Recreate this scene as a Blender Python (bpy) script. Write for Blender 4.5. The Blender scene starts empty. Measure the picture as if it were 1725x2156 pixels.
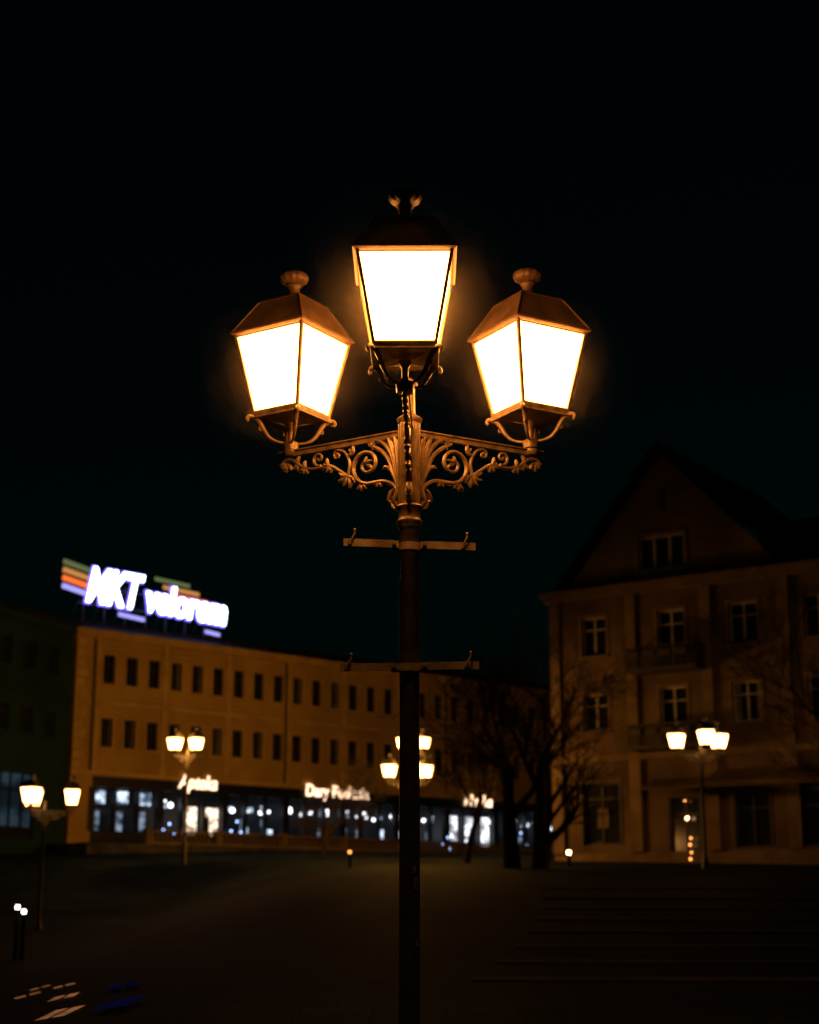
import bpy, math, random
from mathutils import Vector, Matrix
random.seed(7)
R=math.radians
scene=bpy.context.scene
col=scene.collection
EYE=1.5

# ------------------------------------------------------------------ materials
def new_mat(name):
    m=bpy.data.materials.new(name); m.use_nodes=True
    nt=m.node_tree; nt.nodes.clear()
    out=nt.nodes.new('ShaderNodeOutputMaterial')
    return m,nt,out
def pbr(name,c1,c2=None,rough=.6,metal=0.,scale=8.,bump=0.,spec=.5,rvar=.1,detail=6):
    m,nt,out=new_mat(name)
    b=nt.nodes.new('ShaderNodeBsdfPrincipled')
    tc=nt.nodes.new('ShaderNodeTexCoord')
    n=nt.nodes.new('ShaderNodeTexNoise'); n.inputs['Scale'].default_value=scale; n.inputs['Detail'].default_value=detail
    nt.links.new(tc.outputs['Object'],n.inputs['Vector'])
    cr=nt.nodes.new('ShaderNodeValToRGB')
    c2=c2 or tuple(x*.7 for x in c1)
    cr.color_ramp.elements[0].position=.35; cr.color_ramp.elements[0].color=(*c2,1)
    cr.color_ramp.elements[1].position=.65; cr.color_ramp.elements[1].color=(*c1,1)
    nt.links.new(n.outputs['Fac'],cr.inputs['Fac']); nt.links.new(cr.outputs['Color'],b.inputs['Base Color'])
    mr=nt.nodes.new('ShaderNodeMapRange'); mr.inputs['To Min'].default_value=max(0.02,rough-rvar); mr.inputs['To Max'].default_value=min(1,rough+rvar)
    nt.links.new(n.outputs['Fac'],mr.inputs['Value']); nt.links.new(mr.outputs['Result'],b.inputs['Roughness'])
    b.inputs['Metallic'].default_value=metal
    b.inputs['Specular IOR Level'].default_value=spec
    if bump>0:
        n2=nt.nodes.new('ShaderNodeTexNoise'); n2.inputs['Scale'].default_value=scale*6; n2.inputs['Detail'].default_value=5
        nt.links.new(tc.outputs['Object'],n2.inputs['Vector'])
        bp=nt.nodes.new('ShaderNodeBump'); bp.inputs['Strength'].default_value=bump; bp.inputs['Distance'].default_value=.01
        nt.links.new(n2.outputs['Fac'],bp.inputs['Height']); nt.links.new(bp.outputs['Normal'],b.inputs['Normal'])
    nt.links.new(b.outputs[0],out.inputs[0])
    return m
def emit(name,c,s):
    m,nt,out=new_mat(name)
    e=nt.nodes.new('ShaderNodeEmission'); e.inputs[0].default_value=(*c,1); e.inputs[1].default_value=s
    nt.links.new(e.outputs[0],out.inputs[0]); return m
def emit_noise(name,c1,c2,s,scale=2.,lo=.45,hi=.6):
    m,nt,out=new_mat(name)
    tc=nt.nodes.new('ShaderNodeTexCoord'); n=nt.nodes.new('ShaderNodeTexNoise')
    n.inputs['Scale'].default_value=scale; n.inputs['Detail'].default_value=3
    mp=nt.nodes.new('ShaderNodeMapping'); mp.inputs['Scale'].default_value=(1,1,1.8)
    nt.links.new(tc.outputs['Object'],mp.inputs[0]); nt.links.new(mp.outputs[0],n.inputs['Vector'])
    cr=nt.nodes.new('ShaderNodeValToRGB')
    cr.color_ramp.elements[0].position=lo; cr.color_ramp.elements[0].color=(*c2,1)
    cr.color_ramp.elements[1].position=hi; cr.color_ramp.elements[1].color=(*c1,1)
    nt.links.new(n.outputs['Fac'],cr.inputs['Fac'])
    e=nt.nodes.new('ShaderNodeEmission'); e.inputs[1].default_value=s
    nt.links.new(cr.outputs[0],e.inputs[0]); nt.links.new(e.outputs[0],out.inputs[0]); return m
def glow_glass(name,c,s):
    m,nt,out=new_mat(name)
    e=nt.nodes.new('ShaderNodeEmission'); e.inputs[0].default_value=(*c,1); e.inputs[1].default_value=s
    t=nt.nodes.new('ShaderNodeBsdfTransparent'); t.inputs[0].default_value=(.9,.9,.9,1)
    a=nt.nodes.new('ShaderNodeAddShader')
    nt.links.new(e.outputs[0],a.inputs[0]); nt.links.new(t.outputs[0],a.inputs[1]); nt.links.new(a.outputs[0],out.inputs[0]); return m

M={}
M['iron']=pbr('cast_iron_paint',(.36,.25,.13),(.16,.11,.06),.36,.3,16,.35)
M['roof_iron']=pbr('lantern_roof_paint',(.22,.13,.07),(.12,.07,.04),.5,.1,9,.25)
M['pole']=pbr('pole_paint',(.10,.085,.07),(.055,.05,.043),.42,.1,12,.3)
M['galv']=pbr('galvanised_steel',(.52,.40,.29),(.30,.23,.17),.5,.3,10,.2)
M['lampglass']=emit('lit_frosted_glass',(1,.35,.062),32)
M['bgglass']=glow_glass('lit_lantern_glass',(1,.42,.12),11)
M['stucco']=pbr('ochre_stucco',(.55,.36,.085),(.37,.235,.06),.85,0,.3,.3,.2)
M['trim']=pbr('pale_trim',(.64,.44,.14),(.46,.31,.10),.8,0,1.,.1,.2)
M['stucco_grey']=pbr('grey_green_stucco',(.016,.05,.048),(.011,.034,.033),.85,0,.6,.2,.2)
M['stucco_tan']=pbr('weathered_tan_stucco',(.165,.112,.055),(.075,.052,.028),.9,0,.45,.4,.2)
M['trim_tan']=pbr('tan_stone_trim',(.21,.145,.075),(.13,.09,.05),.85,0,1.5,.2,.2)
M['roof']=pbr('dark_roof_tiles',(.02,.018,.017),(.012,.012,.012),.9,0,2,.2,.05)
M['glass']=pbr('dark_window_glass',(.012,.016,.02),(.008,.01,.014),.12,0,1,0,.5,.03)
M['curtain']=pbr('net_curtain',(.20,.19,.17),(.10,.095,.085),.9,0,3)
M['frame']=pbr('white_window_frame',(.46,.41,.34),(.36,.32,.26),.6,0,3)
M['frame_dk']=pbr('brown_window_frame',(.05,.038,.03),(.03,.025,.02),.6,0,3)
M['shopdark']=pbr('dark_shopfront',(.012,.016,.02),(.008,.01,.014),.5,0,2,0,.3)
M['bark']=pbr('tree_bark',(.06,.043,.025),(.025,.02,.014),.95,0,4,.4,.1)
M['stone']=pbr('kerb_stone',(.09,.09,.088),(.03,.032,.032),.9,0,.8,.3,0.03)
M['paper']=pbr('sticker_paper',(.5,.42,.34),(.2,.15,.12),.7,0,40)
M['cool']=emit_noise('lit_shop_display_cool',(.66,.80,1.),(.03,.05,.08),1.8,1.6,.40,.60)
M['cool2']=emit_noise('lit_shop_display_dim',(.42,.55,.75),(.015,.025,.035),.6,1.3,.42,.62)
M['spot']=emit('shop_spot_lamp',(.9,.93,1.),4.5)
M['warmw']=emit_noise('lit_shop_entrance',(1.,.82,.62),(.20,.12,.07),2.3,1.5,.38,.58)
M['whitew']=emit_noise('lit_shop_interior',(.92,.93,1.),(.10,.11,.12),2.6,1.7,.40,.60)
M['passage']=emit_noise('passage_glow',(.08,.14,.19),(.02,.04,.055),.24,.5)
M['neon']=emit('neon_white',(.72,.80,1.),8)
M['neon_halo']=emit('neon_violet_halo',(.16,.12,1.),2.8)
M['n_or']=emit('neon_orange',(1,.16,.03),1.3)
M['n_gr']=emit('neon_olive',(.35,.42,.16),.35)
M['n_am']=emit('neon_amber',(1,.42,.12),.6)
M['n_vi']=emit('neon_violet',(.40,.36,1.),1.2)
M['signwarm']=emit('shop_sign_letters',(1,.62,.38),3.4)
M['dotwarm']=emit('small_warm_light',(1,.62,.3),14)
M['dotorange']=emit('small_orange_light',(1,.35,.08),4)
M['dotwhite']=emit('small_white_light',(1,.88,.7),8)
M['dotblue']=emit('small_blue_light',(.35,.5,1),4)
M['glow_or']=emit_noise('glow_patch_orange',(1,.36,.14),(.5,.2,.08),.30,4.)  # emission colours standing in for reflected light on the paving
M['glow_bl']=emit_noise('glow_patch_blue',(.012,.03,.35),(.01,.02,.15),.07,4.)

def asphalt():
    m,nt,out=new_mat('dark_paving')
    b=nt.nodes.new('ShaderNodeBsdfPrincipled'); tc=nt.nodes.new('ShaderNodeTexCoord')
    n=nt.nodes.new('ShaderNodeTexNoise'); n.inputs['Scale'].default_value=.35; n.inputs['Detail'].default_value=8
    nt.links.new(tc.outputs['Object'],n.inputs['Vector'])
    br=nt.nodes.new('ShaderNodeTexBrick'); br.inputs['Scale'].default_value=1.
    br.inputs['Color1'].default_value=(.022,.034,.034,1); br.inputs['Color2'].default_value=(.013,.021,.021,1); br.inputs['Mortar'].default_value=(.005,.006,.006,1)
    br.inputs['Mortar Size'].default_value=.015; br.inputs['Brick Width'].default_value=.6; br.inputs['Row Height'].default_value=.4
    nt.links.new(tc.outputs['Object'],br.inputs['Vector'])
    mx=nt.nodes.new('ShaderNodeMixRGB'); mx.blend_type='MULTIPLY'; mx.inputs[0].default_value=.8
    cr=nt.nodes.new('ShaderNodeValToRGB'); cr.color_ramp.elements[0].position=.35; cr.color_ramp.elements[0].color=(.35,.35,.35,1); cr.color_ramp.elements[1].position=.65
    nt.links.new(n.outputs['Fac'],cr.inputs[0]); nt.links.new(br.outputs['Color'],mx.inputs[1]); nt.links.new(cr.outputs[0],mx.inputs[2])
    nt.links.new(mx.outputs[0],b.inputs['Base Color'])
    b.inputs['Roughness'].default_value=.85
    bp=nt.nodes.new('ShaderNodeBump'); bp.inputs['Strength'].default_value=.5; bp.inputs['Distance'].default_value=.01
    nt.links.new(br.outputs['Fac'],bp.inputs['Height']); nt.links.new(bp.outputs[0],b.inputs['Normal'])
    b.inputs['Specular IOR Level'].default_value=.008
    nt.links.new(b.outputs[0],out.inputs[0]); return m
M['ground']=asphalt()

# ------------------------------------------------------------------ mesh helpers
class MB:
    def __init__(s): s.v=[]; s.f=[]
    def quad(s,a,b,c,d):
        i=len(s.v); s.v+= [tuple(a),tuple(b),tuple(c),tuple(d)]; s.f.append((i,i+1,i+2,i+3))
    def box(s,c,size,rz=0.,mat=None):
        hx,hy,hz=[k/2 for k in size]; i=len(s.v)
        cs,sn=math.cos(rz),math.sin(rz)
        for x,y,z in [(-1,-1,-1),(1,-1,-1),(1,1,-1),(-1,1,-1),(-1,-1,1),(1,-1,1),(1,1,1),(-1,1,1)]:
            p=Vector((x*hx,y*hy,z*hz)); p=Vector((p.x*cs-p.y*sn,p.x*sn+p.y*cs,p.z))+Vector(c)
            s.v.append(tuple(p))
        s.f+=[tuple(i+k for k in q) for q in [(0,3,2,1),(4,5,6,7),(0,1,5,4),(1,2,6,5),(2,3,7,6),(3,0,4,7)]]
    def b2(s,x0,x1,y0,y1,z0,z1): s.box(((x0+x1)/2,(y0+y1)/2,(z0+z1)/2),(x1-x0,y1-y0,z1-z0))
    def frustum(s,h0,z0,h1,z1,cap=True):
        i=len(s.v)
        for h,z in ((h0,z0),(h1,z1)):
            s.v+=[(-h,-h,z),(h,-h,z),(h,h,z),(-h,h,z)]
        s.f+=[(i,i+1,i+5,i+4),(i+1,i+2,i+6,i+5),(i+2,i+3,i+7,i+6),(i+3,i,i+4,i+7)]
        if cap: s.f+=[(i+3,i+2,i+1,i),(i+4,i+5,i+6,i+7)]
    def lathe(s,prof,n=24,c=(0,0,0),lobes=0,la=0.):
        i=len(s.v)
        for r,z in prof:
            for k in range(n):
                a=2*math.pi*k/n; rr=r*(1+la*abs(math.cos(lobes*a/2)) - la/2) if lobes else r
                s.v.append((c[0]+rr*math.cos(a),c[1]+rr*math.sin(a),c[2]+z))
        for j in range(len(prof)-1):
            for k in range(n):
                k2=(k+1)%n
                s.f.append((i+j*n+k,i+j*n+k2,i+(j+1)*n+k2,i+(j+1)*n+k))
        s.f.append(tuple(i+k for k in reversed(range(n))))
        e=i+(len(prof)-1)*n; s.f.append(tuple(e+k for k in range(n)))
    def tube(s,pts,rad,n=6,up=None,flat=1.):
        pts=[Vector(p) for p in pts]; N=len(pts)
        if not hasattr(rad,'__len__'): rad=[rad]*N
        i=len(s.v); pn=None
        for j,p in enumerate(pts):
            t=(pts[min(j+1,N-1)]-pts[max(j-1,0)])
            if t.length<1e-9: t=Vector((0,0,1))
            t.normalize()
            if up is not None: a=Vector(up)-t*t.dot(Vector(up)); a.normalize()
            else:
                if pn is None:
                    pn=t.orthogonal().normalized()
                a=(pn-t*t.dot(pn)); 
                if a.length<1e-6: a=t.orthogonal()
                a.normalize(); pn=a
            b=t.cross(a)
            for k in range(n):
                w=2*math.pi*k/n
                s.v.append(tuple(p+a*(math.cos(w)*rad[j]*flat)+b*(math.sin(w)*rad[j])))
        for j in range(N-1):
            for k in range(n):
                k2=(k+1)%n
                s.f.append((i+j*n+k,i+j*n+k2,i+(j+1)*n+k2,i+(j+1)*n+k))
        s.f.append(tuple(i+k for k in reversed(range(n)))); e=i+(N-1)*n; s.f.append(tuple(e+k for k in range(n)))
    def sphere(s,c,r,nz=8,n=12,sz=1.):
        prof=[(max(1e-4,r*math.sin(math.pi*k/nz)),-r*sz*math.cos(math.pi*k/nz)) for k in range(nz+1)]
        s.lathe(prof,n,c)
    def mesh(s,name,mat,smooth=False,bevel=0):
        me=bpy.data.meshes.new(name); me.from_pydata(s.v,[],s.f); me.update()
        me.materials.append(mat)
        if smooth:
            me.polygons.foreach_set('use_smooth',[True]*len(me.polygons))
            try: me.set_sharp_from_angle(angle=R(40))
            except Exception: pass
        return me
    def obj(s,name,mat,parent=None,smooth=False,bevel=0):
        o=bpy.data.objects.new(name,s.mesh(name,mat,smooth)); col.objects.link(o)
        if parent: o.parent=parent
        if bevel:
            m=o.modifiers.new('b','BEVEL'); m.width=bevel; m.segments=2; m.limit_method='ANGLE'
        return o
def empty(name,loc=(0,0,0),rz=0.):
    e=bpy.data.objects.new(name,None); e.location=loc; e.rotation_euler=(0,0,rz); e.empty_display_size=.3; col.objects.link(e); return e
def smooth_path(pts,sub=6):
    out=[]; n=len(pts)
    P=[Vector(p) for p in pts]
    for i in range(n-1):
        p0=P[max(i-1,0)];p1=P[i];p2=P[i+1];p3=P[min(i+2,n-1)]
        for k in range(sub):
            t=k/sub
            out.append(.5*((2*p1)+(-p0+p2)*t+(2*p0-5*p1+4*p2-p3)*t*t+(-p0+3*p1-3*p2+p3)*t**3))
    out.append(P[-1]); return out

# ------------------------------------------------------------------ ground height
def sst(a,b,x):
    t=max(0,min(1,(x-a)/(b-a))); return t*t*(3-2*t)
def g(x,y):
    z=min(.052*y,4.7) if y>0 else .052*y*.3
    drop=1.8*sst(-1.5,-10.5,x)*(1-sst(58,76,y))*sst(0,14,y)
    return z-drop
def build_ground():
    xs=[-600,-300,-120,-60,-40]+[-30+i for i in range(0,61)]+[40,60,120,300,600]
    ys=[-200,-80,-30,-10]+[i for i in range(0,100,1)]+[105,115,130,160,220,320,500,800]
    v=[(x,y,g(x,y)) for y in ys for x in xs]; nx=len(xs)
    f=[(j*nx+i,j*nx+i+1,(j+1)*nx+i+1,(j+1)*nx+i) for j in range(len(ys)-1) for i in range(nx-1)]
    b=MB(); b.v=v; b.f=f
    b.obj('ground',M['ground'],None,True)
build_ground()

kb=MB()
for k,(y,h,w) in enumerate([(16.5,.012,.3),(18.5,.015,.3),(20.8,.015,.35),(23.6,.02,.4),(26.5,.02,.45),(30,.02,.5),(34,.03,.5),(39,.03,.5)]):
    x0=.6+.35*k; x1=26
    seg=14
    for s_ in range(seg):
        xa=x0+(x1-x0)*s_/seg; xb=x0+(x1-x0)*(s_+1)/seg-.012
        i=len(kb.v)
        for zz in(-.1,h):
            for (xx,yy) in((xa,y-w/2),(xb,y-w/2),(xb,y+w/2),(xa,y+w/2)):
                yr=yy-.02*(xx-x0); kb.v.append((xx,yr,g(1,yr)+zz))
        kb.f+=[tuple(i+q for q in t) for t in [(0,3,2,1),(4,5,6,7),(0,1,5,4),(1,2,6,5),(2,3,7,6),(3,0,4,7)]]
kb.obj('stone_kerb',M['stone'],None,False)

def glow_patches(name,mat,quads):  # glowing quads laid on the paving, standing in for unidentified reflections
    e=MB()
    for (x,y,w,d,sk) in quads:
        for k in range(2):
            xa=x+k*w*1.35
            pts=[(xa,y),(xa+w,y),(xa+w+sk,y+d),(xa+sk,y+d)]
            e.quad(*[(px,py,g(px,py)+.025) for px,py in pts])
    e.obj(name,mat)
glow_patches('glow_patch',M['glow_or'],[(-3.18,14.3,.11,.75,.03),(-3.55,16.5,.11,.45,-.02),(-4.35,18.6,.12,.35,-.1),(-3.95,18.7,.10,.3,-.08),(-4.45,19.8,.1,.3,-.1)])
glow_patches('glow_patch',M['glow_bl'],[(-2.72,14.4,.12,.8,.08),(-2.98,16.6,.12,.5,-.05)])

# ------------------------------------------------------------------ street lamp (meshes shared by every lamp)
ARM=.85
def lantern_meshes():
    d={}
    b=MB(); b.frustum(.157,.192,.243,.668,False); 
    d['glass_panes']=(b.mesh('glass_panes',M['lampglass']))
    b=MB(); b.frustum(.157,.192,.243,.668,False); d['glass_panes_bg']=b.mesh('glass_panes_bg',M['bgglass'])
    b=MB()
    for sx in(-1,1):
        for sy in(-1,1):
            b.tube([(sx*.160,sy*.160,.18),(sx*.247,sy*.247,.672)],[.0125,.0135],4)
    for k in range(4):
        a=k*math.pi/2; c_,s_=math.cos(a),math.sin(a)
        rot=lambda x,y:(x*c_-y*s_,x*s_+y*c_)
        for h,z in((.160,.196),(.245,.664)):
            p,q=rot(-h,-h),rot(h,-h); b.tube([(*p,z),(*q,z)],.007,4)
    b.frustum(.168,.158,.172,.19); b.frustum(.178,.150,.178,.160); b.frustum(.05,.135,.12,.152)
    d['lantern_frame']=b.mesh('lantern_frame',M['iron'])
    b=MB()
    b.frustum(.262,.672,.274,.680); b.frustum(.274,.6805,.274,.694); b.frustum(.262,.695,.150,.895); b.frustum(.158,.8955,.150,.905)
    b.frustum(.10,.906,.045,.925)
    for sx in(-1,1):
        for sy in(-1,1):
            b.tube([(sx*.264,sy*.264,.696),(sx*.152,sy*.152,.897)],.006,5)
    d['lantern_roof']=b.mesh('lantern_roof',M['roof_iron'])
    b=MB(); b.lathe([(.05,.905),(.048,.93),(.036,.95),(.034,.985),(.038,1.01),(.050,1.022),(.034,1.034),(.034,1.042)],20)
    b.lathe([(.03,1.038),(.066,1.042),(.084,1.056),(.090,1.074),(.085,1.093),(.066,1.108),(.038,1.116),(.014,1.119),(.012,1.126),(.004,1.13)],64,lobes=12,la=.07)
    d['finial']=b.mesh('finial',M['roof_iron'],True)
    b=MB()
    for k in range(4):
        a=R(45+90*k); c_,s_=math.cos(a),math.sin(a)
        prof=[(.262,.132),(.270,.148),(.258,.163),(.235,.160),(.205,.143),(.18,.108),(.155,.065),(.12,.03),(.07,.012),(.02,.010)]
        pts=smooth_path([(r*c_,r*s_,z) for r,z in prof],4); n=len(pts)
        b.tube(pts,[.008+.007*math.sin(math.pi*min(1,j/n*1.2)) for j in range(n)],7)
        pts=smooth_path([(r*c_,r*s_,z) for r,z in [(.18,.108),(.195,.095),(.19,.08),(.178,.084)]],3); b.tube(pts,.006,5)
    b.lathe([(.045,-.035),(.05,.008),(.03,.02),(.018,.03),(.018,.10),(.03,.12),(.034,.135)],16)
    d['cradle']=b.mesh('cradle',M['iron'],True)
    return d
LM=lantern_meshes()

def arm_mesh():
    b=MB()
    P=lambda r,z:(r,0,z)
    b.b2(.05,.90,-.012,.012,-.034,-.004); b.b2(.05,.93,-.021,.021,-.004,.004)
    b.lathe([(.035,-.03),(.045,-.015),(.045,.004),(.03,.008)],14,(ARM,0,0))
    def tb(pts,r0,r1=None,sub=5,peak=False):
        pp=smooth_path([P(*q) for q in pts],sub); n=len(pp)
        r1=r0 if r1 is None else r1
        rr=[(r0+(r1-r0)*j/(n-1)) for j in range(n)]
        if peak: rr=[r0*(.25+.9*math.sin(math.pi*(.08+.87*j/(n-1)))) for j in range(n)]
        b.tube(pp,rr,7,up=(0,1,0),flat=1.35)
    def spiral(cx,cz,ra,rb,a0,a1,t0=.011,t1=.006):
        n=int(abs(a1-a0)/14); pts=[];rr=[]
        for j in range(n+1):
            t=j/n; a=R(a0+(a1-a0)*t); r=ra+(rb-ra)*t**.8
            pts.append(P(cx+r*math.cos(a),cz+r*math.sin(a))); rr.append(t0+(t1-t0)*t)
        b.tube(pts,rr,7,up=(0,1,0),flat=1.4)
        b.sphere(pts[-1],t1*1.7,6,8)
    spiral(.295,-.165,.118,.016,-95,470,.0125,.008)
    tb([(.075,-.36),(.11,-.315),(.17,-.285),(.235,-.282),(.295,-.283)],.014,.0125)
    tb([(.385,-.245),(.43,-.215),(.48,-.18),(.54,-.14),(.60,-.122)],.011,.010)
    spiral(.640,-.076,.050,.008,-110,330,.0095,.006)
    tb([(.56,-.132),(.63,-.135),(.70,-.132),(.765,-.108),(.82,-.065),(.865,-.052)],.009,.012)
    spiral(.880,-.088,.038,.008,110,-330,.010,.006)
    tb([(.43,-.215),(.415,-.15),(.43,-.10),(.46,-.06),(.50,-.045)],.009,.008)
    spiral(.505,-.075,.033,.007,110,-270,.008,.0055)
    for k,(ex,ez,mx,mz) in enumerate([(.10,-.03,.082,-.18),(.145,-.028,.10,-.17),(.20,-.038,.125,-.13),(.235,-.07,.15,-.15),(.16,-.20,.12,-.23)]):
        tb([(.075,-.34),(mx,mz),(ex,ez),(ex+.022,ez-.012)],.0115,peak=True,sub=7)
    tb([(.07,-.30),(.085,-.37),(.10,-.41),(.085,-.44)],.015,peak=True)
    tb([(.09,-.33),(.125,-.36),(.14,-.40),(.125,-.415)],.012,peak=True)
    tb([(.085,-.38),(.115,-.42),(.10,-.455),(.08,-.45)],.011,peak=True)
    def burst(cx,cz,L,angs,t=.012):
        for a in angs:
            a=R(a); tb([(cx,cz),(cx+L*.55*math.cos(a),cz+L*.55*math.sin(a)),(cx+L*math.cos(a+.25),cz+L*math.sin(a+.25))],t,peak=True,sub=4)
    burst(.425,-.215,.075,(-150,-110,-70,-30,10),.013)
    burst(.30,-.165,.05,(200,140,80),.009)
    burst(.565,-.13,.05,(-120,-75,-30,60),.010)
    burst(.335,-.275,.05,(-150,-100,-60),.010)
    burst(.215,-.275,.045,(-130,-80,-30),.010)
    burst(.74,-.118,.045,(-130,-80,-30,80),.010)
    burst(.80,-.085,.05,(-110,-60,100),.010)
    burst(.875,-.075,.055,(-140,-95,-50,-10),.011)
    burst(.385,-.075,.045,(20,70,-30),.009)
    burst(.25,-.06,.045,(60,100,20),.009)
    return b.mesh('arm_scrollwork',M['iron'],True)
AMESH=arm_mesh()

def pole_meshes():
    up=MB()
    up.lathe([(.066,-.565),(.073,-.555),(.075,-.545),(.066,-.535),(.060,-.52),(.064,-.50),(.068,-.485),(.075,-.475),(.080,-.462),(.074,-.452),(.058,-.445),(.052,-.43),
              (.050,-.05),(.050,.03),(.060,.040),(.072,.050),(.075,.062),(.06,.075),(.042,.085),(.034,.10),(.031,.235),(.034,.25),(.046,.262),(.049,.275),(.04,.29),(.022,.30),(.012,.31)],32)
    for k in range(9):
        a=2*math.pi*k/9+.35
        up.tube([(math.cos(a)*.052,math.sin(a)*.052,-.44),(math.cos(a)*.052,math.sin(a)*.052,.035)],.0135,8)
    low=MB()
    low.lathe([(.12,-4.6),(.12,-3.72),(.105,-3.66),(.085,-3.62),(.08,-3.5),(.066,-3.44),(.057,-3.40),(.0565,-2.0),(.053,-.60),(.060,-.59),(.066,-.58),(.066,-.566)],32)
    return up.mesh('pole_head',M['iron'],True),low.mesh('pole_shaft',M['pole'],True)
PH,PS=pole_meshes()
def darkcopy(me):
    c=me.copy(); c.materials.clear(); c.materials.append(M['pole']); return c  # far lamps get darker paint so their ironwork looks less lit
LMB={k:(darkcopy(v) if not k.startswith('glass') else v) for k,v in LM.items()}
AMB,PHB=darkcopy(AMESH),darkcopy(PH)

def link(name,me,parent,loc=(0,0,0),rz=0.,bev=0):
    o=bpy.data.objects.new(name,me); o.parent=parent; o.location=loc; o.rotation_euler=(0,0,rz); col.objects.link(o)
    if bev:
        m=o.modifiers.new('bevel','BEVEL'); m.width=bev; m.segments=2; m.limit_method='ANGLE'
    return o
def street_lamp(x,y,ztop,angs,main=False,power=0,dz=(0,0,0),turn=(0,0,0)):
    e=empty('street_lamp',(x,y,ztop))
    D=LM if main else LMB
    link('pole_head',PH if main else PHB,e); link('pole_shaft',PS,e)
    for k,a in enumerate(angs):
        a=R(a); p=(ARM*math.cos(a),ARM*math.sin(a),dz[k])
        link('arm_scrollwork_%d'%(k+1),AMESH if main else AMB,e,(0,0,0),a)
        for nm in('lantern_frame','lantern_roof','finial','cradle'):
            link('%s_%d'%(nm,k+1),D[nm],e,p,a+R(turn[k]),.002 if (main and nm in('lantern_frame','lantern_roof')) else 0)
        link('glass_panes_%d'%(k+1),LM['glass_panes' if main else 'glass_panes_bg'],e,p,a+R(turn[k]))
        if power:
            l=bpy.data.lights.new('lantern_bulb','POINT'); l.energy=power; l.color=(1,.41,.06); l.shadow_soft_size=.07
            o=bpy.data.objects.new('lantern_bulb_%d'%(k+1),l); o.parent=e; o.location=(p[0],p[1],.45); col.objects.link(o)
    return e
LX,LY=.0,8.93
ANG=(268.4,147.6,30.5); DZ=(-.02,.042,.048)
lamp=street_lamp(LX,LY,EYE+2.70,ANG,True,0,DZ,(1.2,0,0))

def bracket(z,tilt,halfw,style):
    b=MB()
    y=-.075
    t=math.tan(R(tilt))
    def flatbar(x0,x1,h,th):
        i=len(b.v)
        for x in(x0,x1):
            for dy,dz in((-th,-h),(th,-h),(th,h),(-th,h)): b.v.append((x,y+dy,z-x*t+dz))
        b.f+=[(i,i+1,i+2,i+3),(i+7,i+6,i+5,i+4),(i,i+4,i+5,i+1),(i+1,i+5,i+6,i+2),(i+2,i+6,i+7,i+3),(i+3,i+7,i+4,i)]
    h=.0215
    flatbar(-halfw,-.085,h,.004); flatbar(.085,halfw,h,.004)
    if style==2: flatbar(-.0849,.0849,h*.8,.0035)
    b.lathe([(.0585,z-h),(.0615,z-h),(.0615,z+h),(.0585,z+h)],28)
    for s in(-1,1):
        b.b2(min(s*.06,s*.10),max(s*.06,s*.10),-.07,-.005,z-h*.95-s*.08*t,z+h*.95-s*.08*t)
        b.tube([(s*.085,y-.012,z-s*.085*t),(s*.085,y-.001,z-s*.085*t)],.014,6)
        b.tube([(s*.085,y-.024,z-s*.085*t),(s*.085,y-.010,z-s*.085*t)],.007,6)
    for s in(-1,1):
        xx=s*(halfw-.055)
        pts=[(xx-.012,y-.01,z-xx*t-.01),(xx-.006,y-.02,z-xx*t+.02),(xx+.008,y-.022,z-xx*t+.045),(xx+.008,y-.022,z-xx*t+.068)]
        b.tube(pts,.006,6); b.sphere(pts[-1],.009,6,8); b.tube([(xx-.02,y-.008,z-xx*t-.012),(xx-.02,y-.008,z-xx*t+.018)],.008,6)
    return b
bracket(-.695,2.0,.371,1).obj('sign_bracket_upper',M['galv'],lamp)
bracket(-1.385,-1.0,.385,2).obj('sign_bracket_lower',M['galv'],lamp)
sb=MB()
for z,a0,h,w in((-2.585,-65,.07,24),(-2.50,-72,.045,18),(-2.88,-55,.05,20)):
    a0=R(a0); n=5; r=.0592
    for k in range(n):
        a=a0+R(w)*k/n; a2=a0+R(w)*(k+1)/n
        sb.quad((r*math.cos(a),r*math.sin(a),z),(r*math.cos(a2),r*math.sin(a2),z+.004),(r*math.cos(a2),r*math.sin(a2),z+h),(r*math.cos(a),r*math.sin(a),z+h-.006))
sb.obj('stickers',M['paper'],lamp)

# background lamps
PW=680
street_lamp(-11.8,53,EYE+3.61-.43,(11,131,251),False,PW*.03)
street_lamp(-9.56,70,EYE+6.95-.43,(238,302),False,PW*.72)
street_lamp(.19,80,EYE+8.0-.43,(235,305),False,PW*1.2)
street_lamp(-.02,66,EYE+5.56-.43,(40,160,280),False,PW*.72)
street_lamp(10.04,56,EYE+5.76-.43,(33,153,273),False,PW*.022)

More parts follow.
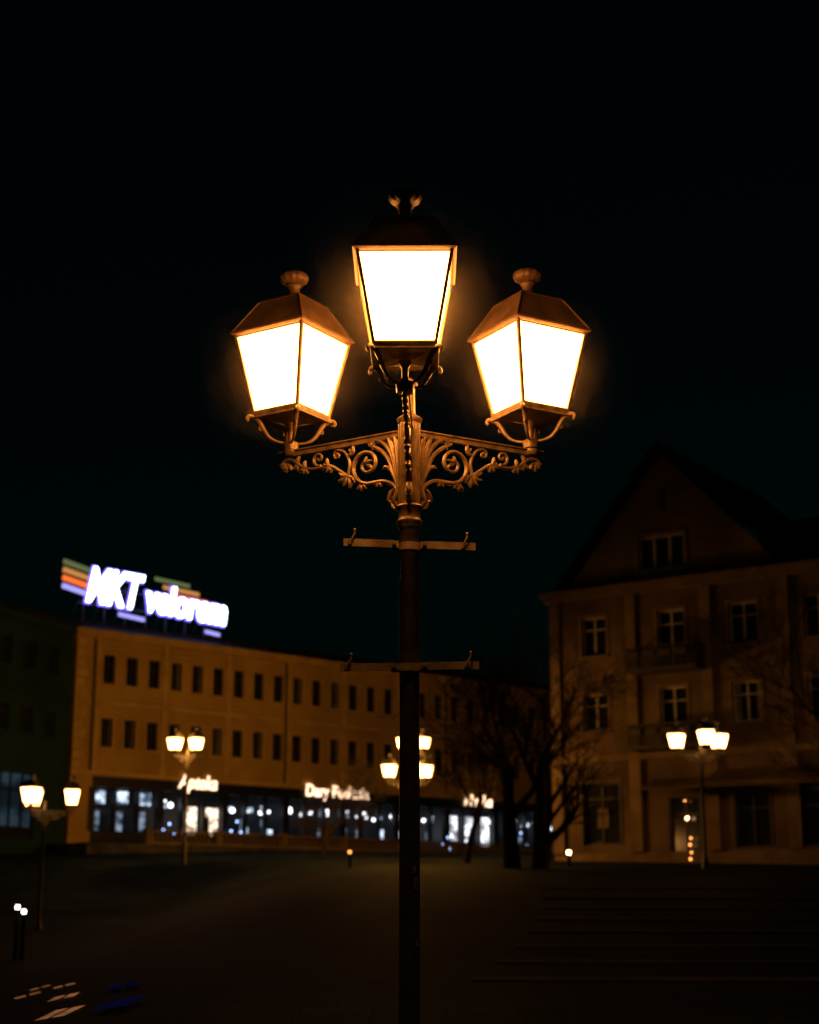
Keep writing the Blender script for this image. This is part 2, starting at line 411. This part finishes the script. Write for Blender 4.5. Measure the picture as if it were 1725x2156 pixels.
# added scatter spheres imitating lens bloom, densest right around the warm lanterns
m,nt,out=new_mat('lantern_bloom')
vs=nt.nodes.new('ShaderNodeVolumeScatter'); vs.inputs['Color'].default_value=(1,.85,.7,1); vs.inputs['Anisotropy'].default_value=.2
tc=nt.nodes.new('ShaderNodeTexCoord'); ln=nt.nodes.new('ShaderNodeVectorMath'); ln.operation='LENGTH'
nt.links.new(tc.outputs['Object'],ln.inputs[0])
mr=nt.nodes.new('ShaderNodeMapRange'); mr.inputs['From Min'].default_value=.2; mr.inputs['From Max'].default_value=.85; mr.inputs['To Min'].default_value=1; mr.inputs['To Max'].default_value=0
nt.links.new(ln.outputs['Value'],mr.inputs['Value'])
pw=nt.nodes.new('ShaderNodeMath'); pw.operation='POWER'; pw.inputs[1].default_value=5; nt.links.new(mr.outputs[0],pw.inputs[0])
ml=nt.nodes.new('ShaderNodeMath'); ml.operation='MULTIPLY'; ml.inputs[1].default_value=.11; nt.links.new(pw.outputs[0],ml.inputs[0])
nt.links.new(ml.outputs[0],vs.inputs['Density'])
nt.links.new(vs.outputs[0],out.inputs['Volume'])
bloom_halo=empty('bloom_halo',(0,8.93,EYE+2.70))
for k,a in enumerate(ANG):
    b=MB(); b.sphere((0,0,0),.85,24,36); o=b.obj('bloom_part_%d'%(k+1),m,bloom_halo,True); o.location=(ARM*math.cos(R(a)),ARM*math.sin(R(a)),.47+DZ[k])

# ------------------------------------------------------------------ buildings
def facade(e,L,H0,H1,ops,mat,name='wall',dep=.28,y=0.):
    xs=sorted({0,L}|{o[0] for o in ops}|{o[1] for o in ops}); zs=sorted({H0,H1}|{o[2] for o in ops}|{o[3] for o in ops})
    b=MB()
    for i in range(len(xs)-1):
        for j in range(len(zs)-1):
            cx=(xs[i]+xs[i+1])/2; cz=(zs[j]+zs[j+1])/2
            if any(o[0]<cx<o[1] and o[2]<cz<o[3] for o in ops): continue
            b.quad((xs[i],y,zs[j]),(xs[i+1],y,zs[j]),(xs[i+1],y,zs[j+1]),(xs[i],y,zs[j+1]))
    for x0,x1,z0,z1 in [o[:4] for o in ops]:
        b.quad((x0,y,z0),(x0,y+dep,z0),(x0,y+dep,z1),(x0,y,z1)); b.quad((x1,y,z0),(x1,y,z1),(x1,y+dep,z1),(x1,y+dep,z0))
        b.quad((x0,y,z0),(x1,y,z0),(x1,y+dep,z0),(x0,y+dep,z0)); b.quad((x0,y,z1),(x0,y+dep,z1),(x1,y+dep,z1),(x1,y,z1))
    return b.obj(name,mat,e)
crnd=random.Random(4)
def windows(e,ops,fm,name='windows',y=0.,t=.06,muls=1,sill=True,trim=None,tr=.12,transom=.68,curt=0.):
    gl=MB(); fr=MB(); si=MB(); cu=MB()
    for x0,x1,z0,z1 in ops:
        gl.quad((x0,y+.2,z0),(x1,y+.2,z0),(x1,y+.2,z1),(x0,y+.2,z1))
        if crnd.random()<curt:
            q=crnd.uniform(.25,.6); w=x1-x0
            for (a,b_) in ((x0+t,x0+t+w*q*.5),(x1-t-w*q*.4,x1-t)): cu.quad((a,y+.192,z0+t),(b_,y+.192,z0+t),(b_,y+.192,z1-t),(a,y+.192,z1-t))
        fr.b2(x0,x0+t,y+.14,y+.197,z0,z1); fr.b2(x1-t,x1,y+.14,y+.197,z0,z1)
        fr.b2(x0+t,x1-t,y+.14,y+.197,z0,z0+t); fr.b2(x0+t,x1-t,y+.14,y+.197,z1-t,z1)
        for k in range(muls):
            cx=x0+(x1-x0)*(k+1)/(muls+1); fr.b2(cx-t*.5,cx+t*.5,y+.135,y+.195,z0+t,z1-t)
        if transom:
            zt=z0+(z1-z0)*transom; fr.b2(x0+t,x1-t,y+.145,y+.19,zt-t*.35,zt+t*.35)
        if sill: si.b2(x0-.1,x1+.1,y-.10,y+.1,z0-.09,z0-.003)
        if trim:
            si.b2(x0-tr,x0-.003,y-.035,y+.05,z0,z1+tr); si.b2(x1+.003,x1+tr,y-.035,y+.05,z0,z1+tr); si.b2(x0-.002,x1+.002,y-.037,y+.05,z1+.003,z1+tr)
    gl.obj(name+'_glass',M['glass'],e); fr.obj(name+'_frames',fm,e)
    if si.v: si.obj(name+'_surrounds',trim or fm,e)
    if cu.v: cu.obj(name+'_curtains',M['curtain'],e)
def text(e,body,loc,size,mat,name,shear=0.,ext=.04,off=0.,sx=1.,tilt=0.):
    c=bpy.data.curves.new(name,'FONT'); c.body=body; c.size=size; c.shear=shear; c.extrude=ext; c.offset=off; c.materials.append(mat); c.align_x='LEFT'
    o=bpy.data.objects.new(name,c); o.parent=e; o.location=loc; o.rotation_euler=(R(90),R(tilt),0); o.scale=(sx,1,1); col.objects.link(o); return o

# --- long three-storey shop building
B=empty('shopping_arcade_building',(-18.3,88,5.33),math.atan2(23,24.7))
L=44
ops=[]
for k in range(9):
    c=3.64+4.5*k
    for d in(-1.5,0,1.5):
        if c+d+.4<L:
            ops.append((c+d-.38,c+d+.38,4.97,6.57)); ops.append((c+d-.38,c+d+.38,8.47,10.1))
facade(B,L,3.38,11.0,ops,M['stucco'],'upper_wall')
windows(B,ops,M['frame_dk'],'windows',muls=1,trim=M['trim'],tr=.09,curt=.25)
b=MB()
b.b2(-.05,L,-.10,.1,7.30,7.52); b.b2(-.05,L,-.14,.1,3.42,3.62); b.b2(-.15,L,-.28,.2,11.0,11.16); b.b2(-.25,L,-.42,.2,11.163,11.36)
for k in range(10):
    x=1.39+4.5*k
    if x<L: b.b2(x-.17,x+.17,-.07,.02,3.62,7.30); b.b2(x-.17,x+.17,-.07,.02,7.52,11.0)
for k in range(9):
    c=3.64+4.5*k
    for za in(7.75,10.42):
        b.b2(c-1.9,c+1.9,-.035,.01,za,za+.06); b.b2(c-1.9,c+1.9,-.035,.01,za-.0+.30,za+.36)
for k in range(13):
    z=3.7+k*.56; w=.75 if k%2 else .55
    b.b2(.02,w,-.05,.01,z,z+.46)
b.obj('cornices_and_pilasters',M['trim'],B)
b=MB()
for x in(1.15,14.65,28.15,37.1): b.tube([(x,-.16,3.65),(x,-.16,10.9)],.06,6)
b.obj('downpipes',M['frame_dk'],B)
b=MB(); b.b2(0,.01+L,12,12.2,-1,11); b.b2(0,.25,.02,12,-1,11); b.b2(L-.25,L,.02,12,-1,11); b.b2(0,1.38,-.001,.3,-1.2,3.378); b.obj('side_walls',M['stucco'],B)
b=MB(); i=0
b.v=[(-.3,-.5,11.37),(L,-.5,11.37),(L,12.5,11.37),(-.3,12.5,11.37),(2,5,12.9),(L-2,5,12.9),(L-2,7,12.9),(2,7,12.9)]
b.f=[(0,1,5,4),(1,2,6,5),(2,3,7,6),(3,0,4,7),(4,5,6,7),(3,2,1,0)]
b.obj('roof',M['roof'],B)
b=MB()
for k in range(60):
    x=k*.72; b.b2(x,x+.04,-.3,-.26,11.4,11.72)
b.b2(0,L-1,-.305,-.255,11.72,11.76)
b.obj('roof_railing',M['frame_dk'],B)
# shopfront
b=MB(); b.b2(1.4,L,-.06,.25,2.78,3.376); b.b2(1.4,L,-.02,.25,-.1,.42)
for k in range(30):
    x=1.4+k*1.5; w=.22 if k%3==0 else .09; b.b2(x-w,x+w,-.04,.3,.42,2.78)
b.obj('shopfront_frame',M['shopdark'],B)
b=MB(); b.quad((1.4,1.9,-.1),(L,1.9,-.1),(L,1.9,3.3),(1.4,1.9,3.3)); b.obj('shop_back_wall',M['shopdark'],B)
cool,dim,ww,wh,sp=MB(),MB(),MB(),MB(),MB()
rnd=random.Random(5)
for k in range(28):
    x0=1.4+k*1.5+.2; x1=x0+1.1
    c=(x0+x1)/2
    if 7.0<c<10.0:
        ww.quad((x0-.0,.45,.3),(x1,.45,.3),(x1,.45,2.0),(x0,.45,2.0)); continue
    if 29.0<c<32.6:
        wh.quad((x0,.45,-.1),(x1,.45,-.1),(x1,.45,2.3),(x0,.45,2.3)); continue
    if c<6.5:
        cool.quad((x0+.1,.5,1.95),(x1-.15,.5,1.95),(x1-.15,.5,2.65),(x0+.1,.5,2.65))
        dim.quad((x0+.05,.7,.5),(x1-.35,.7,.5),(x1-.35,.7,1.6),(x0+.05,.7,1.6)); continue
    n=rnd.choice((2,2,3,3))
    for q in range(n):
        xx=x0+.15+rnd.random()*.8; sp.sphere((xx,.6+rnd.random()*.6,1.95+rnd.uniform(-.1,.35)),rnd.uniform(.06,.15),6,8)
    w=rnd.uniform(.3,.8); h=rnd.uniform(.2,.45); o=rnd.uniform(0,1.1-w); 
    cool.quad((x0+o,.9,1.9),(x0+o+w,.9,1.9),(x0+o+w,.9,1.9+h),(x0+o,.9,1.9+h))
    for q in range(rnd.choice((1,2))):
        w=rnd.uniform(.15,.5); h=rnd.uniform(.4,.9); o=rnd.uniform(0,1.1-w); zz=rnd.uniform(.5,.8); yy=1.0+.1*q
        t=(dim if rnd.random()>.4 else cool); t.quad((x0+o,yy,zz),(x0+o+w,yy,zz),(x0+o+w,yy,zz+h),(x0+o,yy,zz+h))
cool.obj('lit_displays',M['cool'],B); dim.obj('dim_displays',M['cool2'],B); ww.obj('pharmacy_entrance',M['warmw'],B); wh.obj('shop_entrance',M['whitew'],B); sp.obj('shop_spots',M['spot'],B)
b=MB(); b.quad((9.1,.42,.42),(9.6,.42,.42),(9.6,.42,1.5),(9.1,.42,1.5)); b.obj('entrance_door',M['frame_dk'],B)
text(B,'Apteka',(7.0,-.12,3.0),1.12,M['signwarm'],'pharmacy_sign',.25,.03,.008,.82)
text(B,'Dary Podlasia',(16.3,-.12,3.0),1.0,M['signwarm'],'shop_sign',0.,.03,.008,.92)
text(B,'Herba',(29.8,-.12,3.0),1.05,M['signwarm'],'shop_sign_herbs',.2,.03,.008,1.0)
dots=[(5.9,.25,.3),(6.3,.6,.1),(6.6,.1,.15),(10.6,.35,0),(11,.9,.1),(11.3,.3,.2),(27.6,.1,.1),(28.1,.5,.0),(28.3,-.2,.1),(35,1,.1),(35.6,.2,.0),(36.5,.4,.1)]
b=MB()
for x,z,q in dots: b.sphere((x,-.35,z+.35),.07,6,8)
b.obj('string_lights',M['dotblue'],B)
# terrace and balustrade
T=MB(); T.b2(-2,L,-5.2,-.02,-3,-.42); T.obj('terrace',M['stone'],None).matrix_world=B.matrix_basis.copy()
bl=empty('stone_balustrade',B.location,B.rotation_euler[2])
b=MB(); b.b2(2,38,-4.75,-4.5,-.415,-.25); b.b2(2,38,-4.77,-4.48,.22,.34)
for k in range(9):
    x=2+4.5*k; b.b2(x-.2,x+.2,-4.82,-4.43,-.41,.42)
b.obj('rails',M['trim_tan'],bl)
b=MB()
for k in range(118):
    x=2.35+.3*k
    if (x-2)%4.5<.3 or (x-2)%4.5>4.2: continue
    b.lathe([(.05,-.25),(.08,-.22),(.05,-.16),(.09,-.04),(.05,.1),(.07,.2),(.06,.22)],6,(x,-4.62,0))
b.obj('balusters',M['trim_tan'],bl,True)

# neon sign on roof : lettering between plain straight coloured bars
NS=empty('neon_rooftop_sign',(B.location.x,B.location.y,B.location.z),B.rotation_euler[2])
text(NS,'MKT',(1.0,1.0,13.2),2.85,M['neon'],'sign_letters_large',.3,.05,.06,.60,1)
text(NS,'MKT',(1.0,1.14,13.2),2.85,M['neon_halo'],'sign_letters_large_halo',.3,.05,.15,.60,1)  # larger violet copy behind the letters paints in their glow fringe
text(NS,'velorem',(5.0,1.0,13.15),2.35,M['neon'],'sign_letters_small',.15,.05,.06,.74,2)
text(NS,'velorem',(5.0,1.14,13.15),2.35,M['neon_halo'],'sign_letters_small_halo',.15,.05,.15,.74,2)
def bar(b,x0,z0,x1,z1,h):
    b.tube([(x0,1.3,z0),(x1,1.3,z1)],h,4,up=(0,1,0),flat=.2)
for nm,m_,k in(('bar_olive','n_gr',0),('bar_amber','n_am',1),('bar_orange','n_or',2),('bar_violet','n_vi',3)):
    b=MB(); z=15.3-.46*k
    bar(b,-.35,z,1.4,z-.3,.15)
    if k<3: bar(b,5.8+.6*k,15.15-.42*k,8.3+.7*k,15.02-.42*k,.12)
    else: bar(b,3.4,12.75,5.2,12.62,.12); bar(b,9.5,12.45,10.6,12.35,.11)
    b.obj(nm,M[m_],NS)
b=MB()
for x in(1.2,2.6,4,5.4,6.8,8.2,9.6):
    b.b2(x-.04,x+.04,1.5,1.58,11.3,14.4); b.tube([(x,1.54,14),(x,3.2,11.9)],.035,5)
b.b2(.8,10.2,1.46,1.495,13.1,13.18); b.b2(.8,10.2,1.46,1.495,14.1,14.18)
b.obj('support_frame',M['frame_dk'],NS)

# --- grey wing on the left
W=empty('corner_office_building',(-21.9,79.6,5.33),math.atan2(.92,.39))
wl=8.85
wops=[]
for x in(.9,2.95,5.0,7.05):
    wops+= [(x-.45,x+.45,8.6,10.1),(x-.45,x+.45,5.2,6.6)]
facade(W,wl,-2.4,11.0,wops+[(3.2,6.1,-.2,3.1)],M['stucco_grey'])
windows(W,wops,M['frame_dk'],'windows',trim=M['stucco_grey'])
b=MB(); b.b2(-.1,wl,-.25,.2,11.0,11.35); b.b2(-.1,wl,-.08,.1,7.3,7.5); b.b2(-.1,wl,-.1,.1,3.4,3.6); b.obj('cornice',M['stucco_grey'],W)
b=MB(); b.quad((3.2,.27,-.2),(6.1,.27,-.2),(6.1,.27,3.1),(3.2,.27,3.1)); b.obj('lit_passage',M['passage'],W)
b=MB()
for x in(3.22,4.1,5.1,6.0): b.b2(x,x+.09,.1,.2,-.2,3.1)
b.b2(3.31,6.0,.11,.19,2.2,2.32); b.b2(3.31,6.0,.12,.18,-.2,.4)
b.obj('passage_shopfront_frame',M['shopdark'],W)
b=MB(); b.b2(-.2,wl+.2,-.4,12,11.36,11.6); b.v+=[(-.2,-.4,11.61),(wl,-.4,11.61),(wl,10,11.61),(-.2,10,11.61),(2,5,13),(7,5,13)]; n=8
b.f+=[(n,n+1,n+5,n+4),(n+1,n+2,n+5),(n+2,n+3,n+4,n+5),(n+3,n,n+4)]; b.obj('roof',M['roof'],W)
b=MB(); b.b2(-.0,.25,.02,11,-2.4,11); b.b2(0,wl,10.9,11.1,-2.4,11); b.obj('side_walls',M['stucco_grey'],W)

# --- gabled tenement on the right
Rb=empty('gabled_tenement_house',(6.05,68,3.3),math.atan2(-5.7,8.2))
RL=15.
win=[(1.45,2.6,8.56,10.2),(1.45,2.6,5.43,6.97),(8.1,9.3,8.5,10.15),(8.1,9.3,5.4,7.0),(11.2,12.4,8.5,10.15),(11.2,12.4,5.4,7.0)]
doors=[(4.95,6.15,7.85,10.16),(4.95,6.15,4.75,7.02)]
grd=[(1.3,3.0,.82,3.3),(5.2,6.5,0,2.6),(8.0,9.4,.6,2.6),(10.5,12.5,.6,2.6)]
facade(Rb,RL,-.6,11.2,win+doors+grd,M['stucco_tan'])
windows(Rb,win,M['frame'],'windows',muls=1,trim=M['trim_tan'],t=.075,curt=.6)
windows(Rb,doors,M['frame'],'balcony_doors',muls=1,sill=False,trim=M['trim_tan'],t=.075,transom=.75)
windows(Rb,grd,M['frame_dk'],'ground_floor_openings',muls=1,sill=False,transom=.75,trim=M['frame_dk'],tr=.1)
b=MB(); b.b2(-.15,RL,-.22,.1,4.15,4.4); b.b2(-.3,RL+.2,-.5,.2,11.2,11.38); b.b2(-.2,RL+.1,-.32,.1,10.98,11.197); b.b2(-.02,RL,-.06,.05,-.6,.5)
for x in(-.02,3.55,6.9,10.2): b.b2(x,x+.5,-.16,.02,.5,4.15); b.b2(x,x+.45,-.14,.02,4.4,10.97)
b.obj('cornices_and_pilasters',M['trim_tan'],Rb)
gx0,gx1,ga,gz0,gz1=.7,10.5,5.35,11.38,16.9
gw=(4.2,6.3,11.9,13.35)
b=MB(); zs=[gz0,gw[2],gw[3],gz1-.02]
def gxl(z): return gx0+(ga-gx0)*(z-gz0)/(gz1-gz0)
def gxr(z): return gx1+(ga-gx1)*(z-gz0)/(gz1-gz0)
y=.02
b.quad((gxl(zs[0]),y,zs[0]),(gxr(zs[0]),y,zs[0]),(gxr(zs[1]),y,zs[1]),(gxl(zs[1]),y,zs[1]))
b.quad((gxl(zs[1]),y,zs[1]),(gw[0],y,zs[1]),(gw[0],y,zs[2]),(gxl(zs[2]),y,zs[2]))
b.quad((gw[1],y,zs[1]),(gxr(zs[1]),y,zs[1]),(gxr(zs[2]),y,zs[2]),(gw[1],y,zs[2]))
b.quad((gxl(zs[2]),y,zs[2]),(gxr(zs[2]),y,zs[2]),(gxr(zs[3]),y,zs[3]),(gxl(zs[3]),y,zs[3]))
b.obj('gable_wall',M['stucco_tan'],Rb)
windows(Rb,[gw],M['frame'],'attic_window',muls=2,trim=M['trim_tan'],t=.11,transom=None)
b=MB(); b.tube([(ga,.0,14.3),(ga,0,15.2)],.18,6,up=(0,1,0),flat=.2); b.obj('attic_vent',M['frame_dk'],Rb)
b=MB()
for (xa,za,xb,zb) in((gx0-.35,gz0+.02,ga,gz1+.2),(ga,gz1+.2,gx1+.35,gz0+.02)):
    b.v+=[(xa,-.35,za),(xb,-.35,zb),(xb,11,zb),(xa,11,za),(xa,-.35,za+.16),(xb,-.35,zb+.16),(xb,11,zb+.16),(xa,11,za+.16)]
    n=len(b.v)-8; b.f+=[(n+a_,n+b_,n+c_,n+d_) for a_,b_,c_,d_ in [(0,3,2,1),(4,5,6,7),(0,1,5,4),(1,2,6,5),(2,3,7,6),(3,0,4,7)]]
n=len(b.v)
b.v+=[(9.6,-.4,11.39),(RL+.3,-.4,11.39),(RL+.3,5,14.4),(7.5,5,14.4),(RL+.3,11,11.39),(7.5,11,11.39)]
b.f+=[(n,n+1,n+2,n+3),(n+3,n+2,n+4,n+5)]
b.b2(11.2,12.2,3.5,4.4,13,15.6)
b.obj('roof',M['roof'],Rb)
b=MB(); b.b2(0,.25,.03,11,-.6,11.2); b.b2(RL-.25,RL,.03,11,-.6,11.2); b.b2(0,RL,10.8,11,-.6,11.2); b.obj('side_walls',M['stucco_tan'],Rb)
b=MB()
for z in(7.55,4.45):
    b.b2(4.0,7.1,-1.15,-.001,z,z+.14)
    b.b2(4.0,7.1,-1.15,-1.09,z+.95,z+1.0); b.b2(4.0,4.06,-1.08,-.01,z+.95,z+1.0); b.b2(7.04,7.1,-1.08,-.01,z+.95,z+1.0)
    for k in range(32):
        x=4.02+k*.099; b.b2(x,x+.03,-1.14,-1.1,z+.14,z+.95)
    for k in range(8):
        yy=-1.0+k*.13; b.b2(4.01,4.04,yy,yy+.03,z+.14,z+.95); b.b2(7.06,7.09,yy,yy+.03,z+.14,z+.95)
    for k in range(4):
        b.b2(4.2+k*.7,4.7+k*.7,-1.3,-1.16,z+.55,z+.8)
b.obj('balconies',M['frame_dk'],Rb)
b=MB()
b.v+=[(4.6,-.15,3.35),(7.1,-.15,3.35),(7.1,-1.2,2.95),(4.6,-1.2,2.95),(4.6,-.15,3.25),(7.1,-.15,3.25),(7.1,-1.2,2.85),(4.6,-1.2,2.85)]
b.f+=[(0,3,2,1),(4,5,6,7),(0,1,5,4),(1,2,6,5),(2,3,7,6),(3,0,4,7)]
n=8
b.v+=[(7.4,-.15,3.6),(15,-.15,3.6),(15,-1.8,3.0),(7.4,-1.8,3.0),(15,-1.8,2.8),(7.4,-1.8,2.8)]
b.f+=[(n,n+3,n+2,n+1),(n+3,n+5,n+4,n+2)]
b.obj('door_canopy_and_awning',M['stucco_tan'],Rb)
b=MB(); b.quad((1.9,.15,1.5),(2.4,.15,1.5),(2.4,.15,2.3),(1.9,.15,2.3)); b.obj('window_poster',M['trim_tan'],Rb)
b=MB()
for x,z,r in((5.95,1.75,.09),(6.1,1.0,.06),(6.05,.75,.07),(6.1,.45,.06),(6.05,.2,.07),(5.9,2.45,.05)): b.sphere((x,-.05,z),r*.8,6,8)
b.obj('door_reflections',M['dotorange'],Rb)  # glowing beads stand in for lights reflected in the door
b=MB(); b.sphere((6.0,-.1,1.78),.06,6,8); b.obj('door_reflection_bright',M['dotwarm'],Rb)  # brightest door reflection, added as one more glowing bead

# small ground lights in the square
def bollard(x,y,h,mat,s=1.):
    e=empty('bollard_light',(x,y,g(x,y)))
    b=MB(); b.lathe([(.05*s,-.1),(.05*s,h-.12*s),(.04*s,h-.1*s),(.04*s,h),(.06*s,h+.01),(.05*s,h+.03)],12); b.obj('post',M['roof'],e,True)
    b=MB(); b.lathe([(.045*s,h-.1*s),(.052*s,h-.05*s),(.045*s,h-.005)],12); b.obj('lit_head',M[mat],e,True)
bollard(5.75,59.5,.55,'dotwarm',1.4)
bollard(-9.55,40.5,1.3,'dotwhite'); bollard(-9.32,40.2,1.18,'dotwhite')
bollard(5.2,64,.6,'dotorange'); bollard(5.6,66,.9,'dotorange'); bollard(-2.1,58,.6,'dotorange')
bollard(14.2,56,.6,'dotorange')

# ------------------------------------------------------------------ bare trees
def tree(x,y,h,seed,trunks=1,spread=.5,levels=5,r0=.16,droop=0.):
    rd=random.Random(seed); b=MB()
    def br(p,d,l,r,lv):
        n=4 if lv<3 else 3; pts=[p]; rr=[r]; q=p.copy(); dd=d.copy()
        for k in range(n):
            dd=(dd+Vector((rd.uniform(-1,1),rd.uniform(-1,1),rd.uniform(-.6,.8)))*.17).normalized()
            q=q+dd*(l/n); pts.append(q.copy()); rr.append(r*(1-.5*(k+1)/n))
        b.tube(pts,[max(k_,.009) for k_ in rr],7 if lv<2 else (5 if lv<3 else 3))
        if lv>=levels: return
        kids=rd.randint(4,5) if lv<levels-1 else rd.randint(3,5)
        for k in range(kids):
            t=rd.uniform(.3,1.) if k else 1.
            idx=min(n,max(1,int(t*n+.5))); bp=pts[idx]
            a=rd.uniform(0,2*math.pi); s=spread*rd.uniform(.7,1.4)
            o=dd.orthogonal().normalized(); o2=dd.cross(o)
            nd=(dd+(o*math.cos(a)+o2*math.sin(a))*s*1.3+Vector((0,0,.12-droop))).normalized()
            br(bp,nd,l*rd.uniform(.5,.76),rr[idx]*rd.uniform(.5,.72),lv+1)
    for k in range(trunks):
        off=Vector((x+.45*(k-(trunks-1)/2)*2,y+rd.uniform(-.3,.3),g(x,y)-.3))
        br(off,Vector((.10*(k*2-1) if trunks>1 else 0,0,1)).normalized(),h*.42,r0*rd.uniform(.85,1.1),0)
    b.obj('bare_tree',M['bark'],None,True)
tree(4.0,57,9.0,12,2,.55,5,.32)
tree(2.2,64,7.0,5,1,.65,5,.16)
tree(-3.9,75,5.8,21,1,.75,5,.12)
tree(11.2,43,9.0,33,1,.6,5,.16)
tree(14.0,50,9.5,14,1,.6,5,.22)

# ------------------------------------------------------------------ world + weak moonlight
w=bpy.data.worlds.new('World'); scene.world=w; w.use_nodes=True; nt=w.node_tree
bg=nt.nodes['Background']
sky=nt.nodes.new('ShaderNodeTexSky'); sky.sky_type='NISHITA'; sky.sun_disc=False; sky.sun_elevation=R(8); sky.sun_rotation=R(200)
mx=nt.nodes.new('ShaderNodeMixRGB'); mx.blend_type='MULTIPLY'; mx.inputs[0].default_value=1; mx.inputs[2].default_value=(.10,.75,.66,1)
nt.links.new(sky.outputs[0],mx.inputs[1]); nt.links.new(mx.outputs[0],bg.inputs[0]); bg.inputs[1].default_value=.00062
sl=bpy.data.lights.new('sun','SUN'); sl.energy=.003; sl.angle=R(.5); sl.color=(.8,.9,1)
so=bpy.data.objects.new('moonlight',sl); so.rotation_euler=(R(60),0,R(20)); col.objects.link(so)

# ------------------------------------------------------------------ camera
c=bpy.data.cameras.new('camera'); co=bpy.data.objects.new('camera',c); col.objects.link(co)
co.location=(0,0,EYE); p=math.atan(842/3400)
co.rotation_euler=(R(90)+p,0,0)
c.sensor_fit='HORIZONTAL'; c.sensor_width=24; c.lens=24*3400/1725
c.clip_end=2000; c.clip_start=.05
c.dof.use_dof=True; c.dof.focus_distance=9.3; c.dof.aperture_fstop=1.7
scene.camera=co
scene.view_settings.view_transform='Standard'; scene.view_settings.look='None'; scene.view_settings.exposure=0
